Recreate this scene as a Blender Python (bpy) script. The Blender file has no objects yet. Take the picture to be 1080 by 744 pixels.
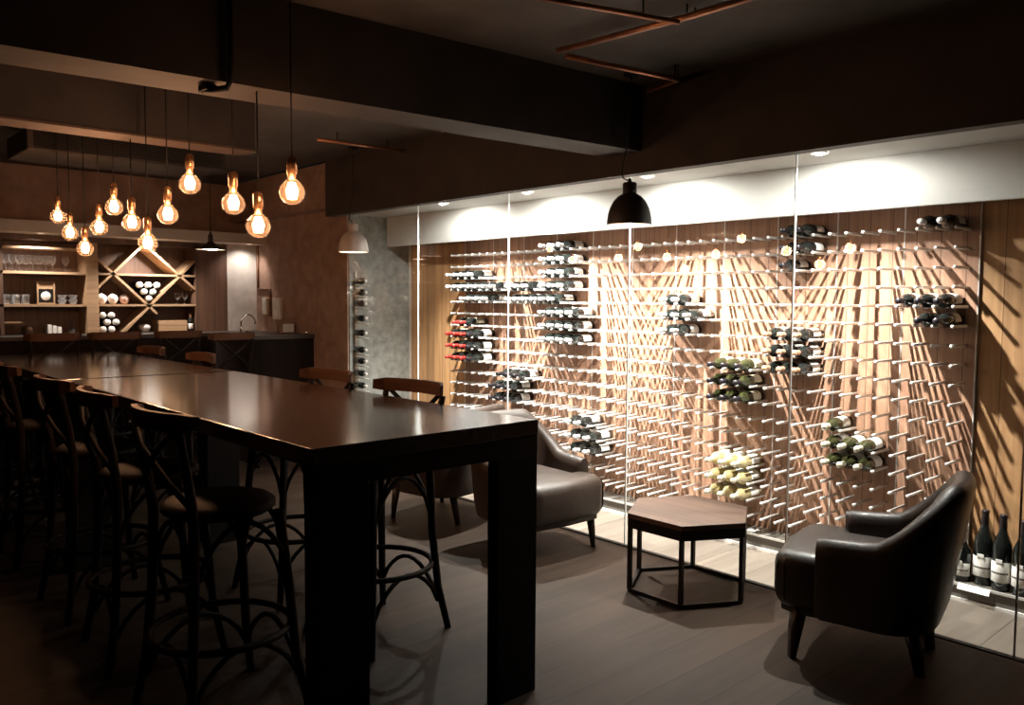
import bpy, bmesh, math, random
from mathutils import Vector, Matrix, Euler
random.seed(7)
C = bpy.context.scene.collection
S = bpy.context.scene
PI = math.pi
D = math.radians

# ------------------------------------------------------------------ mesh helpers
class MB:
    def __init__(s): s.bm = bmesh.new()
    def _add(s, bm2, M=None, smooth=False):
        if M is not None: bm2.transform(M)
        vs = [s.bm.verts.new(v.co) for v in bm2.verts]
        bm2.verts.index_update()
        for f in bm2.faces:
            try:
                nf = s.bm.faces.new([vs[v.index] for v in f.verts]); nf.smooth = smooth or f.smooth
            except ValueError: pass
        bm2.free()
    def box(s, c, d, bev=0.0, M=None, seg=2, smooth=False):
        b = bmesh.new(); bmesh.ops.create_cube(b, size=1)
        for v in b.verts: v.co = Vector((v.co.x*d[0], v.co.y*d[1], v.co.z*d[2]))
        if bev > 0: bmesh.ops.bevel(b, geom=b.edges[:], offset=bev, segments=seg, profile=.5, affect='EDGES')
        T = Matrix.Translation(Vector(c))
        s._add(b, (M @ T) if M is not None else T, smooth)
        return s
    def span(s, lo, hi, bev=0.0):
        return s.box([(a+b)/2 for a, b in zip(lo, hi)], [abs(b-a) for a, b in zip(lo, hi)], bev)
    def bar(s, a, b, w, h, bev=0.0, up=(0, 0, 1)):
        a, b = Vector(a), Vector(b); z = (b-a); L = z.length; z.normalize()
        u = Vector(up)
        if abs(z.dot(u)) > .98: u = Vector((0, 1, 0))
        x = u.cross(z).normalized(); y = z.cross(x)
        M = Matrix.Translation((a+b)/2) @ Matrix((x, y, z)).transposed().to_4x4()
        return s.box((0, 0, 0), (w, h, L), bev, M)
    def tube(s, pts, r, n=8, closed=False, caps=True):
        pts = [Vector(p) for p in pts]; N = len(pts)
        rs = r if isinstance(r, (list, tuple)) else [r]*N
        rings = []; px = None
        for i, p in enumerate(pts):
            if closed: t = pts[(i+1) % N]-pts[i-1]
            else: t = pts[min(i+1, N-1)]-pts[max(i-1, 0)]
            t.normalize()
            if px is None:
                u = Vector((0, 0, 1)) if abs(t.z) < .9 else Vector((1, 0, 0))
                px = u.cross(t).normalized()
            else:
                px = (px - t*px.dot(t)).normalized()
            py = t.cross(px)
            rings.append([s.bm.verts.new(p + (px*math.cos(2*PI*k/n)+py*math.sin(2*PI*k/n))*rs[i]) for k in range(n)])
        m = N if closed else N-1
        for i in range(m):
            a, b = rings[i], rings[(i+1) % N]
            for k in range(n):
                f = s.bm.faces.new((a[k], a[(k+1) % n], b[(k+1) % n], b[k])); f.smooth = True
        if caps and not closed:
            s.bm.faces.new(list(reversed(rings[0]))); s.bm.faces.new(rings[-1])
        return s
    def lathe(s, prof, n=20, M=None, a0=0, a1=2*PI, smooth=True):
        full = abs(a1-a0-2*PI) < 1e-6
        b = bmesh.new(); cols = []
        k = n if full else n+1
        for i in range(k):
            a = a0+(a1-a0)*i/n
            cols.append([b.verts.new((r*math.cos(a), r*math.sin(a), z)) for r, z in prof])
        for i in range(n):
            p, q = cols[i], cols[(i+1) % k]
            for j in range(len(prof)-1):
                try:
                    f = b.faces.new((p[j], q[j], q[j+1], p[j+1])); f.smooth = smooth
                except ValueError: pass
        bmesh.ops.remove_doubles(b, verts=b.verts[:], dist=1e-6)
        b.verts.index_update()
        s._add(b, M)
        return s
    def prism(s, poly, z0, z1, M=None, bev=0.0):
        b = bmesh.new()
        lo = [b.verts.new((x, y, z0)) for x, y in poly]; hi = [b.verts.new((x, y, z1)) for x, y in poly]
        b.faces.new(list(reversed(lo))); b.faces.new(hi)
        n = len(poly)
        for i in range(n): b.faces.new((lo[i], lo[(i+1) % n], hi[(i+1) % n], hi[i]))
        bmesh.ops.recalc_face_normals(b, faces=b.faces[:])
        if bev > 0: bmesh.ops.bevel(b, geom=b.edges[:], offset=bev, segments=5, profile=.5, affect='EDGES')
        b.verts.index_update()
        s._add(b, M)
        return s
    def data(s, name, mat):
        me = bpy.data.meshes.new(name)
        bmesh.ops.recalc_face_normals(s.bm, faces=s.bm.faces[:])
        s.bm.to_mesh(me); s.bm.free()
        if mat:
            me.materials.append(mat)
            if 'leather' in mat.name:
                me.polygons.foreach_set('use_smooth', [True]*len(me.polygons)); me.set_sharp_from_angle(angle=D(62))
        return me
    def build(s, name, mat, parent=None, loc=None, label=None):
        return link(name, s.data(name, mat), parent, loc, label)

def link(name, me, parent=None, loc=None, label=None):
    o = bpy.data.objects.new(name, me); C.objects.link(o)
    if parent is not None: o.parent = parent
    if loc is not None: o.location = loc
    if label: o['label'] = label
    return o

def tag(o, label, cat, group=None, kind=None):
    o['label'] = label; o['category'] = cat
    if group: o['group'] = group
    if kind: o['kind'] = kind
    return o
def thing(name, label, cat, loc=(0, 0, 0), rz=0, group=None):
    o = bpy.data.objects.new(name, None); C.objects.link(o); o.empty_display_size = .05
    o.location = loc; o.rotation_euler = (0, 0, rz)
    return tag(o, label, cat, group)
def struct(o):
    o['kind'] = 'structure'; return o
def copy_tree(o, parent=None):
    c = o.copy(); C.objects.link(c)
    if parent is not None: c.parent = parent
    for ch in list(o.children): copy_tree(ch, c)
    return c
def place(first, used, loc, rz, label, group):
    o = first if not used else copy_tree(first)
    o.location = loc; o.rotation_euler = (0, 0, rz); o['label'] = label; o['group'] = group
    return o

# ------------------------------------------------------------------ materials
def nodes(name):
    m = bpy.data.materials.new(name); m.use_nodes = True
    nt = m.node_tree; b = nt.nodes['Principled BSDF']
    return m, nt, b
def N(nt, t, **kw):
    n = nt.nodes.new(t)
    for k, v in kw.items(): setattr(n, k, v)
    return n
def mat(name, col, rough=.5, metal=0, var=.15, scale=12, bump=0, coat=0, spec=.5, stretch=(1, 1, 1)):
    m, nt, b = nodes(name); L = nt.links.new
    tc = N(nt, 'ShaderNodeTexCoord'); mp = N(nt, 'ShaderNodeMapping'); mp.inputs['Scale'].default_value = stretch
    L(tc.outputs['Object'], mp.inputs[0])
    no = N(nt, 'ShaderNodeTexNoise'); no.inputs['Scale'].default_value = scale; no.inputs['Detail'].default_value = 5
    L(mp.outputs[0], no.inputs[0])
    cr = N(nt, 'ShaderNodeValToRGB')
    cr.color_ramp.elements[0].position = .3; cr.color_ramp.elements[1].position = .7
    cr.color_ramp.elements[0].color = (*[c*(1-var) for c in col], 1); cr.color_ramp.elements[1].color = (*[min(1, c*(1+var)) for c in col], 1)
    L(no.outputs['Fac'], cr.inputs[0]); L(cr.outputs[0], b.inputs['Base Color'])
    b.inputs['Roughness'].default_value = rough; b.inputs['Metallic'].default_value = metal
    b.inputs['Coat Weight'].default_value = coat; b.inputs['Specular IOR Level'].default_value = spec
    if bump:
        bp = N(nt, 'ShaderNodeBump'); bp.inputs['Strength'].default_value = bump; bp.inputs['Distance'].default_value = .02
        L(no.outputs['Fac'], bp.inputs['Height']); L(bp.outputs[0], b.inputs['Normal'])
    return m
def wood(name, c1, c2, axis='Z', pax=None, pw=.12, rough=.5, gap=True, pvar=.25, coat=0, grain=1.0, bump=.1, plen=None, spec=.5):
    """grain along AXIS; boards laid side by side along PAX, PW wide."""
    m, nt, b = nodes(name); L = nt.links.new
    tc = N(nt, 'ShaderNodeTexCoord')
    mp = N(nt, 'ShaderNodeMapping'); sc = [28*grain]*3; sc['XYZ'.index(axis)] = 1.6*grain; mp.inputs['Scale'].default_value = sc
    no = N(nt, 'ShaderNodeTexNoise'); no.inputs['Scale'].default_value = 1; no.inputs['Detail'].default_value = 6; no.inputs['Distortion'].default_value = .6
    L(tc.outputs['Object'], mp.inputs[0])
    fac = no.outputs['Fac']
    if pax:
        sx = N(nt, 'ShaderNodeSeparateXYZ'); L(tc.outputs['Object'], sx.inputs[0])
        dv = N(nt, 'ShaderNodeMath', operation='DIVIDE'); L(sx.outputs[pax], dv.inputs[0]); dv.inputs[1].default_value = pw
        fl = N(nt, 'ShaderNodeMath', operation='FLOOR'); L(dv.outputs[0], fl.inputs[0])
        wn = N(nt, 'ShaderNodeTexWhiteNoise', noise_dimensions='2D')
        cb = N(nt, 'ShaderNodeCombineXYZ'); L(fl.outputs[0], cb.inputs[0])
        if plen:
            w0 = N(nt, 'ShaderNodeTexWhiteNoise', noise_dimensions='1D'); L(fl.outputs[0], w0.inputs['W'])
            d2 = N(nt, 'ShaderNodeMath', operation='DIVIDE'); L(sx.outputs[axis], d2.inputs[0]); d2.inputs[1].default_value = plen
            ad = N(nt, 'ShaderNodeMath', operation='ADD'); L(d2.outputs[0], ad.inputs[0]); L(w0.outputs['Value'], ad.inputs[1])
            f2 = N(nt, 'ShaderNodeMath', operation='FLOOR'); L(ad.outputs[0], f2.inputs[0]); L(f2.outputs[0], cb.inputs[1])
        L(cb.outputs[0], wn.inputs['Vector'])
        off = N(nt, 'ShaderNodeVectorMath', operation='ADD'); L(mp.outputs[0], off.inputs[0])
        s2 = N(nt, 'ShaderNodeVectorMath', operation='SCALE'); L(wn.outputs['Color'], s2.inputs[0]); s2.inputs['Scale'].default_value = 40
        L(s2.outputs[0], off.inputs[1]); L(off.outputs[0], no.inputs[0])
    else: L(mp.outputs[0], no.inputs[0])
    cr = N(nt, 'ShaderNodeValToRGB'); cr.color_ramp.elements[0].position = .32; cr.color_ramp.elements[1].position = .68
    cr.color_ramp.elements[0].color = (*c1, 1); cr.color_ramp.elements[1].color = (*c2, 1)
    L(fac, cr.inputs[0]); out = cr.outputs[0]
    if pax:
        mr = N(nt, 'ShaderNodeMapRange'); L(wn.outputs['Value'], mr.inputs[0]); mr.inputs[3].default_value = 1-pvar; mr.inputs[4].default_value = 1+pvar
        mx = N(nt, 'ShaderNodeMix', data_type='RGBA', blend_type='MULTIPLY'); mx.inputs['Factor'].default_value = 1
        L(out, mx.inputs['A']); L(mr.outputs[0], mx.inputs['B']); out = mx.outputs['Result']
        if gap:
            fr = N(nt, 'ShaderNodeMath', operation='FRACT'); L(dv.outputs[0], fr.inputs[0])
            lt = N(nt, 'ShaderNodeMath', operation='LESS_THAN'); L(fr.outputs[0], lt.inputs[0]); lt.inputs[1].default_value = .004/pw
            m2 = N(nt, 'ShaderNodeMix', data_type='RGBA'); L(lt.outputs[0], m2.inputs['Factor']); L(out, m2.inputs['A'])
            m2.inputs['B'].default_value = (*[c*.35 for c in c1], 1); out = m2.outputs['Result']
    L(out, b.inputs['Base Color'])
    b.inputs['Specular IOR Level'].default_value = spec
    b.inputs['Roughness'].default_value = rough; b.inputs['Coat Weight'].default_value = coat; b.inputs['Coat Roughness'].default_value = .12
    if bump:
        bp = N(nt, 'ShaderNodeBump'); bp.inputs['Strength'].default_value = bump; bp.inputs['Distance'].default_value = .004
        L(fac, bp.inputs['Height']); L(bp.outputs[0], b.inputs['Normal'])
    return m
def emis(name, col, st):
    m, nt, b = nodes(name)
    b.inputs['Base Color'].default_value = (*col, 1); b.inputs['Emission Color'].default_value = (*col, 1); b.inputs['Emission Strength'].default_value = st
    return m
def glass(name, tint=(1, 1, 1), ior=1.5, rough=0.0, gain=1.0):
    m = bpy.data.materials.new(name); m.use_nodes = True; nt = m.node_tree; nt.nodes.clear(); L = nt.links.new
    out = N(nt, 'ShaderNodeOutputMaterial'); mx = N(nt, 'ShaderNodeMixShader')
    tr = N(nt, 'ShaderNodeBsdfTransparent'); tr.inputs[0].default_value = (*tint, 1)
    gl = N(nt, 'ShaderNodeBsdfGlossy'); gl.inputs['Roughness'].default_value = rough
    fr = N(nt, 'ShaderNodeFresnel'); fr.inputs[0].default_value = ior
    ge = N(nt, 'ShaderNodeNewGeometry'); sb = N(nt, 'ShaderNodeMath', operation='SUBTRACT'); sb.inputs[0].default_value = gain
    L(ge.outputs['Backfacing'], sb.inputs[1]); sb.use_clamp = True
    mu = N(nt, 'ShaderNodeMath', operation='MULTIPLY'); L(fr.outputs[0], mu.inputs[0]); L(sb.outputs[0], mu.inputs[1])
    L(mu.outputs[0], mx.inputs[0]); L(tr.outputs[0], mx.inputs[1]); L(gl.outputs[0], mx.inputs[2]); L(mx.outputs[0], out.inputs[0])
    return m

M = {}
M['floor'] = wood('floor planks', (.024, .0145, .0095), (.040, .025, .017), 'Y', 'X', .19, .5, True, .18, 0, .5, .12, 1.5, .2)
M['floor_lit'] = wood('lit floor planks', (.105, .085, .068), (.155, .128, .104), 'Y', 'X', .30, .45, True, .18, 0, .5, .1, 1.2)  # room floor made paler here, taking on some of the downlights' brightness
M['ceiling'] = mat('dark painted concrete ceiling', (.07, .057, .048), .8, 0, .3, 3, .25)
M['beam'] = mat('dark painted beam', (.034, .026, .022), .75, 0, .25, 5, .2)
M['dark_wall'] = mat('dark wall', (.05, .04, .034), .8, 0, .2, 4, .1)
M['brown_plaster'] = mat('brown rough plaster', (.34, .215, .16), .85, 0, .25, 7, .5)
M['white_plaster'] = mat('white rough plaster', (.62, .58, .54), .85, 0, .12, 9, .5)
M['band'] = mat('pale paint', (.55, .50, .45), .8, 0, .05, 5)
M['white'] = mat('white paint', (.66, .655, .63), .7, 0, .04, 4)
M['grey_wall'] = mat('grey rough plaster', (.30, .31, .29), .85, 0, .25, 16, .5)
M['soffit'] = mat('grey soffit paint', (.42, .40, .37), .8, 0, .06, 4)
M['cellar_wood'] = wood('orange plank wall', (.46, .245, .115), (.66, .38, .18), 'Z', 'X', .115, .55, True, .18)
M['panel_wood'] = wood('rack panel boards', (.32, .170, .108), (.47, .275, .180), 'Z', 'X', .125, .55, True, .12)
M['alu'] = mat('brushed aluminium', (.86, .85, .83), .35, .35, .05, 40)
M['trim_metal'] = mat('pale metal trim', (.72, .70, .66), .4, .5, .05, 30)
M['dark_metal'] = mat('dark metal', (.025, .022, .02), .45, .6, .2, 20)
M['copper'] = mat('copper pipe', (.42, .19, .11), .4, .8, .2, 25)
M['pipe_brown'] = mat('painted conduit', (.22, .12, .075), .5, .3, .2, 20)
M['flange'] = mat('dull brown metal', (.085, .05, .035), .7, 0, .2, 20)
M['black'] = mat('black metal paint', (.010, .009, .008), .6, .0, .2, 15, spec=.2)
M['table'] = wood('dark table planks', (.026, .017, .012), (.05, .033, .024), 'X', 'Y', .155, .20, False, .12, 1.0, .6, .12)
M['table_edge'] = wood('reddish table edge', (.09, .042, .020), (.15, .075, .036), 'X', None, .1, .4)
M['stool_wood'] = wood('dark bentwood', (.009, .006, .005), (.016, .010, .007), 'Z', None, .1, .6, coat=.0, spec=.15)
M['stool_rail'] = wood('bentwood rail', (.07, .032, .018), (.11, .052, .028), 'X', None, .1, .5, coat=.0, spec=.2)
M['leather'] = mat('shaded brown leather', (.020, .015, .013), .46, 0, .2, 60, .06, .15)  # brown leather of the other armchairs, darkened to stand for its shade
M['leather_b'] = mat('dark brown leather', (.034, .021, .015), .5, 0, .2, 60, .06, .1)
M['leg_wood'] = wood('dark leg wood', (.02, .012, .008), (.035, .022, .014), 'Z', None, .1, .4)
M['hex_top'] = wood('hexagonal table planks', (.075, .043, .030), (.11, .066, .048), 'X', 'Y', .11, .5, True, .15)
M['shelf_wood'] = wood('pale shelf board', (.30, .19, .11), (.44, .29, .17), 'Y', None, .1, .5)
M['shelf_dark'] = wood('shelf back board', (.085, .045, .028), (.13, .072, .043), 'Z', 'Y', .16, .55)
M['side_dark'] = wood('red brown cabinet side', (.11, .055, .034), (.16, .082, .05), 'Z', 'Y', .17, .5)
M['counter'] = wood('dark counter front', (.014, .009, .007), (.024, .015, .011), 'Z', 'X', .2, .8, spec=.15)
M['worktop'] = mat('grey worktop', (.05, .042, .036), .35, 0, .15, 12)
M['glass'] = glass('window glass', (.97, .985, .975), 1.55)
M['glass_thin'] = glass('drinking glass', (.90, .90, .90), 1.6, .03)
M['bulb_glass'] = glass('amber bulb glass', (1, .86, .68), 1.5)
def haze(m, col, f):
    nt = m.node_tree; L = nt.links.new; out = [n for n in nt.nodes if n.type == 'OUTPUT_MATERIAL'][0]
    src = out.inputs[0].links[0].from_socket; mx = N(nt, 'ShaderNodeMixShader'); tl = N(nt, 'ShaderNodeBsdfTranslucent'); tl.inputs[0].default_value = (*col, 1)
    mx.inputs[0].default_value = f; L(src, mx.inputs[1]); L(tl.outputs[0], mx.inputs[2]); L(mx.outputs[0], out.inputs[0])
haze(M['bulb_glass'], (1, .7, .45), .035)
haze(M['glass_thin'], (.9, .9, .9), .16)  # white haze put in for the highlights of the clear glass
M['plinth'] = mat('grey glossy plinth', (.13, .12, .105), .25, 0, .15, 8)
M['seam'] = mat('glass edge', (.85, .88, .86), .3, 0, .03, 30)
M['brass'] = mat('copper lamp holder', (.75, .40, .20), .25, .9, .1, 20)
M['filament'] = emis('glowing filament', (1.0, .70, .46), 34)
M['lamp_disc'] = emis('downlight lens', (.92, .95, 1.0), 40)
M['lamp_warm'] = emis('warm pendant lamp', (1.0, .80, .60), 14)
M['shade_black'] = mat('black dome shade', (.022, .017, .015), .5, .1, .1, 10)
M['shade_white'] = mat('white dome shade', (.50, .44, .40), .5, 0, .05, 10)
M['shade_in'] = mat('white inner shade', (.85, .82, .78), .6, 0, .03, 10)
M['wine_dark'] = mat('dark bottle glass', (.010, .012, .011), .08, 0, .2, 10, 0, .3)
M['wine_green'] = mat('olive bottle glass', (.032, .034, .012), .08, 0, .2, 10, 0, .3)
M['wine_clear'] = mat('straw white wine', (.46, .38, .19), .1, 0, .15, 10, 0, .3)
M['cap_black'] = mat('black foil', (.03, .025, .03), .3, .4, .1, 30)
M['cap_red'] = mat('red foil', (.55, .045, .035), .35, .2, .1, 30)
M['cap_gold'] = mat('rose gold foil', (.70, .42, .27), .3, .5, .1, 30)
M['cap_cream'] = mat('cream foil', (.75, .70, .55), .35, .2, .1, 30)
M['cap_white'] = mat('silver foil', (.75, .74, .74), .3, .4, .1, 30)
M['paper'] = mat('white paper label', (.80, .79, .75), .7, 0, .03, 30)
M['paper_cream'] = mat('cream paper label', (.62, .57, .44), .7, 0, .05, 30)
M['print'] = mat('dark print', (.10, .09, .085), .7, 0, .1, 30)
M['china'] = mat('white china', (.85, .82, .79), .35, 0, .03, 10)
M['pink_china'] = mat('pinkish china', (.62, .42, .36), .4, 0, .05, 10)
M['crate'] = wood('pine crate boards', (.33, .21, .12), (.46, .31, .18), 'Y', 'Z', .06, .6)
M['chrome'] = mat('chrome', (.8, .8, .8), .15, 1, .03, 10)
M['socket_white'] = mat('white plastic', (.62, .57, .5), .5, 0, .03, 10)

# ------------------------------------------------------------------ room shell
GY = 3.85            # glass plane
WY = 4.58            # rack face
def wall(name, lo, hi, m): return struct(MB().span(lo, hi).build(name, m))
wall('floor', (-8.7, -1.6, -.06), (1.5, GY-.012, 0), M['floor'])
wall('floor_cellar', (-6.7, GY-.012, -.06), (1.5, 4.75, 0), M['floor_lit'])
wall('ceiling', (-8.7, -1.6, 2.69), (1.5, 3.64, 2.80), M['ceiling'])
wall('wall_end', (-8.7, -1.6, 0), (-8.5, 3.85, 2.69), M['brown_plaster'])
wall('wall_front', (-8.7, -1.75, 0), (1.5, -1.6, 2.69), M['dark_wall'])
wall('wall_right', (1.5, -1.75, 0), (1.6, 4.75, 2.69), M['dark_wall'])
struct(MB().prism([(-8.7, GY), (-6.388, GY), (-6.388, GY+.014), (-6.72, GY+.014), (-6.72, 4.05), (-8.7, 4.05)], 0, 2.69).build('wall_side', M['brown_plaster']))
wall('wall_pillar', (-8.5, 3.535, 1.1665), (-8.2, 3.85, 2.051), M['white_plaster'])
wall('wall_back', (-6.70, 4.595, 0), (1.5, 4.75, 2.69), M['cellar_wood'])
# grey end wall of the cellar, slightly skewed
struct(MB().prism([(-6.385, GY+.02), (-6.47, 4.595), (-6.70, 4.595), (-6.70, GY+.02)], 0, 2.25).build('wall_cellar', M['grey_wall']))
wall('ceiling_cellar', (-6.39, 3.72, 2.25), (1.5, 4.75, 2.40), M['soffit'])
wall('ceiling_corner', (-6.70, GY+.02, 2.25), (-6.39, 4.75, 2.40), M['soffit'])
wall('wall_bulkhead', (-6.42, 4.29, 1.985), (1.5, 4.33, 2.25), M['white'])
# long beam over the glass and the cross beam
wall('beam_long', (-6.39, 3.64, 2.212), (1.5, 3.72, 2.69), M['beam'])
wall('beam_end', (-8.5, 3.70, 2.30), (-6.39, GY, 2.69), M['brown_plaster'])
struct(MB().prism([(-2.93, 3.64), (-3.19, 3.64), (-3.62, -1.6), (-3.36, -1.6)], 2.33, 2.69).build('beam_cross', M['beam']))
# pale band above the bar shelves
wall('wall_band', (-8.5, -1.6, 2.052), (-7.95, 3.85, 2.152), M['band'])
# plinth below the rack with its bright metal edges
wall('trim_1', (-6.45, 4.41, 0), (1.5, 4.595, .088), M['plinth'])
wall('trim_2', (-6.45, 4.398, .0), (1.5, 4.41, .016), M['alu'])
wall('trim_3', (-6.45, 4.40, .080), (1.5, 4.41, .092), M['trim_metal'])
wall('trim_4', (-6.385, GY-.016, 0), (1.5, GY+.016, .008), M['dark_metal'])     # floor track of the glass
wall('trim_5', (-6.478, 4.566, .088), (-6.455, 4.594, 2.25), M['trim_metal'])               # corner profile
# glass panels
GX = [-6.385, -5.32, -4.255, -3.175, -2.11, -1.055, .01, 1.075]
for i in range(7):
    a, b = GX[i]+.003, GX[i+1]-.003
    p = struct(MB().span((a-b+0, -.005, .008), (0, .005, 2.245)).build('window_%d' % (i+1), M['glass'], loc=(b, GY, 0)))
    j = MB().span((-.0035, -.005, .01), (.0035, .005, 2.24)).build('seam', M['seam'], p, (.003, 0, 0))

# ------------------------------------------------------------------ downlights
for k, x in enumerate((-5.10, -4.15, -3.11, -2.03)):
    nm = ['beside the corner of the grey end wall', 'second from the grey end wall', 'above the black dome pendant', 'at the wide dark end of the soffit'][k]
    t = thing('downlight', 'small bright round downlight in the cellar soffit, %s' % nm, 'light', (x, 3.925, 2.25), 0, 'downlights behind the glass')
    MB().lathe([(.030, -.001), (.030, -.010), (.044, -.012), (.048, -.001)], 20).build('ring', M['alu'], t)
    MB().lathe([(0, -.019), (.014, -.017), (.024, -.011), (.029, -.004)], 20).build('lens', M['lamp_disc'], t)
    for nm_, en, sz, bl, tilt in (('downlight_beam', [460, 800, 640, 400][k], 112, 1.0, 9), ('downlight_spill', 27, 174, .4, 18)):
        L = bpy.data.lights.new(nm_, 'SPOT'); L.energy = en; L.color = (1.0, .955, .89); L.spot_size = D(sz); L.spot_blend = bl; L.shadow_soft_size = .016
        lo = bpy.data.objects.new(nm_, L); C.objects.link(lo); lo.parent = t
        lo.location = (0, 0, -.060); lo.rotation_euler = (D(tilt), 0, 0)

# ------------------------------------------------------------------ wine rack
rack = thing('wine_rack', 'wall of wooden panels full of rows of metal bottle pegs behind the glass', 'wine rack', (-3.557, WY, 0))
PX0, PDX, PZ0, PDZ = -1.5395, .0930, 1.878, .0992
pw = .3756
for k in range(11):
    x1 = -1.4916-k*pw
    MB().span((-pw/2+.004, 0, .088), (pw/2-.004, .015, 2.05)).build('panel', M['panel_wood'], rack, (x1-pw/2+3.557, 0, 0))
strip = MB().span((-.0028, -.002, .09), (.0028, .012, 2.05)).data('joint_strip', M['alu'])
for k in range(12): link('joint_strip', strip, rack, (-1.4916-k*pw+3.557, 0, 0))
def colx(c):      # peg column c counted from the right-hand end
    return -1.4916-(c//4)*pw-pw/2+PDX*1.5-(c % 4)*PDX
def peg(mb, x, z): mb.lathe([(0, 0), (.0080, 0), (.0080, .186), (.0090, .188), (.0090, .198), (.006, .201), (0, .201)], 8, Matrix.Translation((x, 0, z)) @ Matrix.Rotation(D(90), 4, 'X'))
pm = MB(); peg(pm, 0, 0); pegd = pm.data('peg', M['alu'])
allp = [(c, r) for c in range(44) for r in range(18)]
shown = [(c, r) for c, r in allp if not (c <= 5 and r >= 12+c//2) and not (c < 3 and r > 10)]
shown.sort(key=lambda p: colx(p[0])**2+WY**2+(PZ0-p[1]*PDZ-1.5)**2)
near = set(shown[:100])
fm = MB()
for c, r in allp:
    x, z = colx(c)+3.557, PZ0-r*PDZ
    if (c, r) in near: link('peg', pegd, rack, (x, 0, z))
    else: peg(fm, x, z)
f = fm.build('peg_field', M['alu'], rack); f['kind'] = 'stuff'

# bottles lying between the pegs
def bottle_data(tag_, body, cap, lab, h=.285, r=.0375):
    k = h/.30
    bm_ = MB().lathe([(0, 0), (r-.004, 0), (r, .006), (r, .185*k), (r*.93, .200*k), (.020, .226*k), (.0150, .240*k), (.0140, .252*k), (.0135, h-.002)], 18)
    b = bm_.data('bottle_'+tag_, body)
    c = MB().lathe([(.0148, .240*k), (.0152, .250*k), (.0146, h-.018), (.0160, h-.016), (.0160, h-.006), (.0148, h), (0, h)], 14).data('capsule_'+tag_, cap)
    l = MB().lathe([(r+.0006, .045*k), (r+.0012, .046*k), (r+.0012, .135*k), (r+.0006, .136*k)], 16, None, D(-20), D(200)).data('paper_label_'+tag_, lab)
    return b, c, l
BK = {
 'black': bottle_data('black', M['wine_dark'], M['cap_white'], M['paper']),
 'dark': bottle_data('dark', M['wine_dark'], M['cap_black'], M['paper']),
 'red': bottle_data('red', M['wine_dark'], M['cap_red'], M['paper_cream']),
 'gold': bottle_data('gold', M['wine_dark'], M['cap_gold'], M['paper']),
 'olive': bottle_data('olive', M['wine_green'], M['cap_black'], M['paper_cream']),
 'cream': bottle_data('cream', M['wine_green'], M['cap_cream'], M['paper']),
 'straw': bottle_data('straw', M['wine_clear'], M['cap_cream'], M['paper']),
}
LOOK = {'black': 'silver foiled dark bottle', 'dark': 'black foiled dark bottle', 'red': 'red foiled dark bottle', 'gold': 'rose gold foiled dark bottle',
        'olive': 'olive green wine bottle', 'cream': 'cream foiled green bottle', 'straw': 'pale straw wine bottle'}
clusters = [
 ('black', 'topmost pair by the rack end', {0: [1, 0]}),
 ('dark', 'high group above the rose gold block', {0: [9, 8], 1: [9, 8], 2: [9]}),
 ('dark', 'five near the plain boards', {4: [2, 1, 0], 5: [1, 0]}),
 ('gold', 'rose gold block', {6: [10, 9, 8], 7: [10, 9, 8], 8: [10, 9, 8]}),
 ('black', 'seven below the black pendant', {4: [18, 17], 5: [18, 17, 16], 6: [18, 17]}),
 ('olive', 'olive block', {8: [14, 13, 12], 9: [14, 13, 12], 10: [14, 13, 12]}),
 ('cream', 'seven above the nearest armchair', {11: [6], 12: [6, 5, 4], 13: [6, 5, 4]}),
 ('straw', 'straw block over the hexagonal table', {14: [14, 13, 12], 15: [14, 13, 12], 16: [14, 13, 12]}),
 ('black', 'tall upper block', {0: [30, 29, 28], 1: [30, 29, 28], 2: [30, 29, 28], 3: [30, 29, 28]}),
 ('black', 'block under the tall upper block', {5: [30, 29, 28, 27], 6: [30, 29, 28, 27], 7: [30, 29, 28, 27]}),
 ('black', 'long band by tall upper block', {2: [42, 41, 40, 39], 3: [42, 41, 40, 39, 38, 37, 36, 34, 33, 32], 4: [40, 39, 38, 37, 34, 33, 32, 31, 30, 29]}),
 ('red', 'red foil block', {6: [41, 40], 7: [42, 41, 40], 8: [42, 41, 40], 9: [42, 41, 40]}),
 ('dark', 'column beside the red foil block', {7: [39], 8: [39], 9: [39]}),
 ('dark', 'low block behind the table corner', {10: [35, 34, 33], 11: [36, 35, 34], 12: [36, 35, 34]}),
 ('black', 'block behind the brown armchair', {13: [27, 26], 14: [27, 26, 25], 15: [27, 26, 25]}),
]
ORD = ['first', 'second', 'third', 'fourth', 'fifth', 'sixth', 'seventh', 'eighth', 'ninth', 'tenth']
def rowword(i, n):
    if n == 1: return ''
    if n == 2: return ['upper row ', 'lower row '][i]
    if n == 3: return ['top row ', 'middle row ', 'bottom row '][i]
    return ['top row ', 'second row ', 'third row ', 'bottom row '][i]
def posword(i, n):
    if n == 1: return ''
    if n == 2: return ['left one', 'right one'][i]
    if n == 3: return ['left', 'centre', 'right'][i]
    return ORD[i]+' from left'
for kind, nm, rows in clusters:
    rk = sorted(rows)
    for ri, r in enumerate(rk):
        cols = sorted(rows[r], reverse=True)
        for ci, c in enumerate(cols):
            x = (colx(c)+colx(c+1))/2
            z = PZ0-r*PDZ+.029
            d = BK[kind]
            o = link('wine_bottle', d[0]); o.location = (x, WY-.004, z)
            roll = random.uniform(-.25, .25)
            o.rotation_euler = (D(90), roll, 0)
            w = ' '.join((rowword(ri, len(rk))+posword(ci, len(cols))).split())
            tag(o, '%s, %s in %s' % (LOOK[kind], w, nm) if w else '%s in %s' % (LOOK[kind], nm), 'wine bottle', 'wine bottles on the peg rack')
            link('capsule', d[1], o); link('paper_label', d[2], o)

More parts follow.
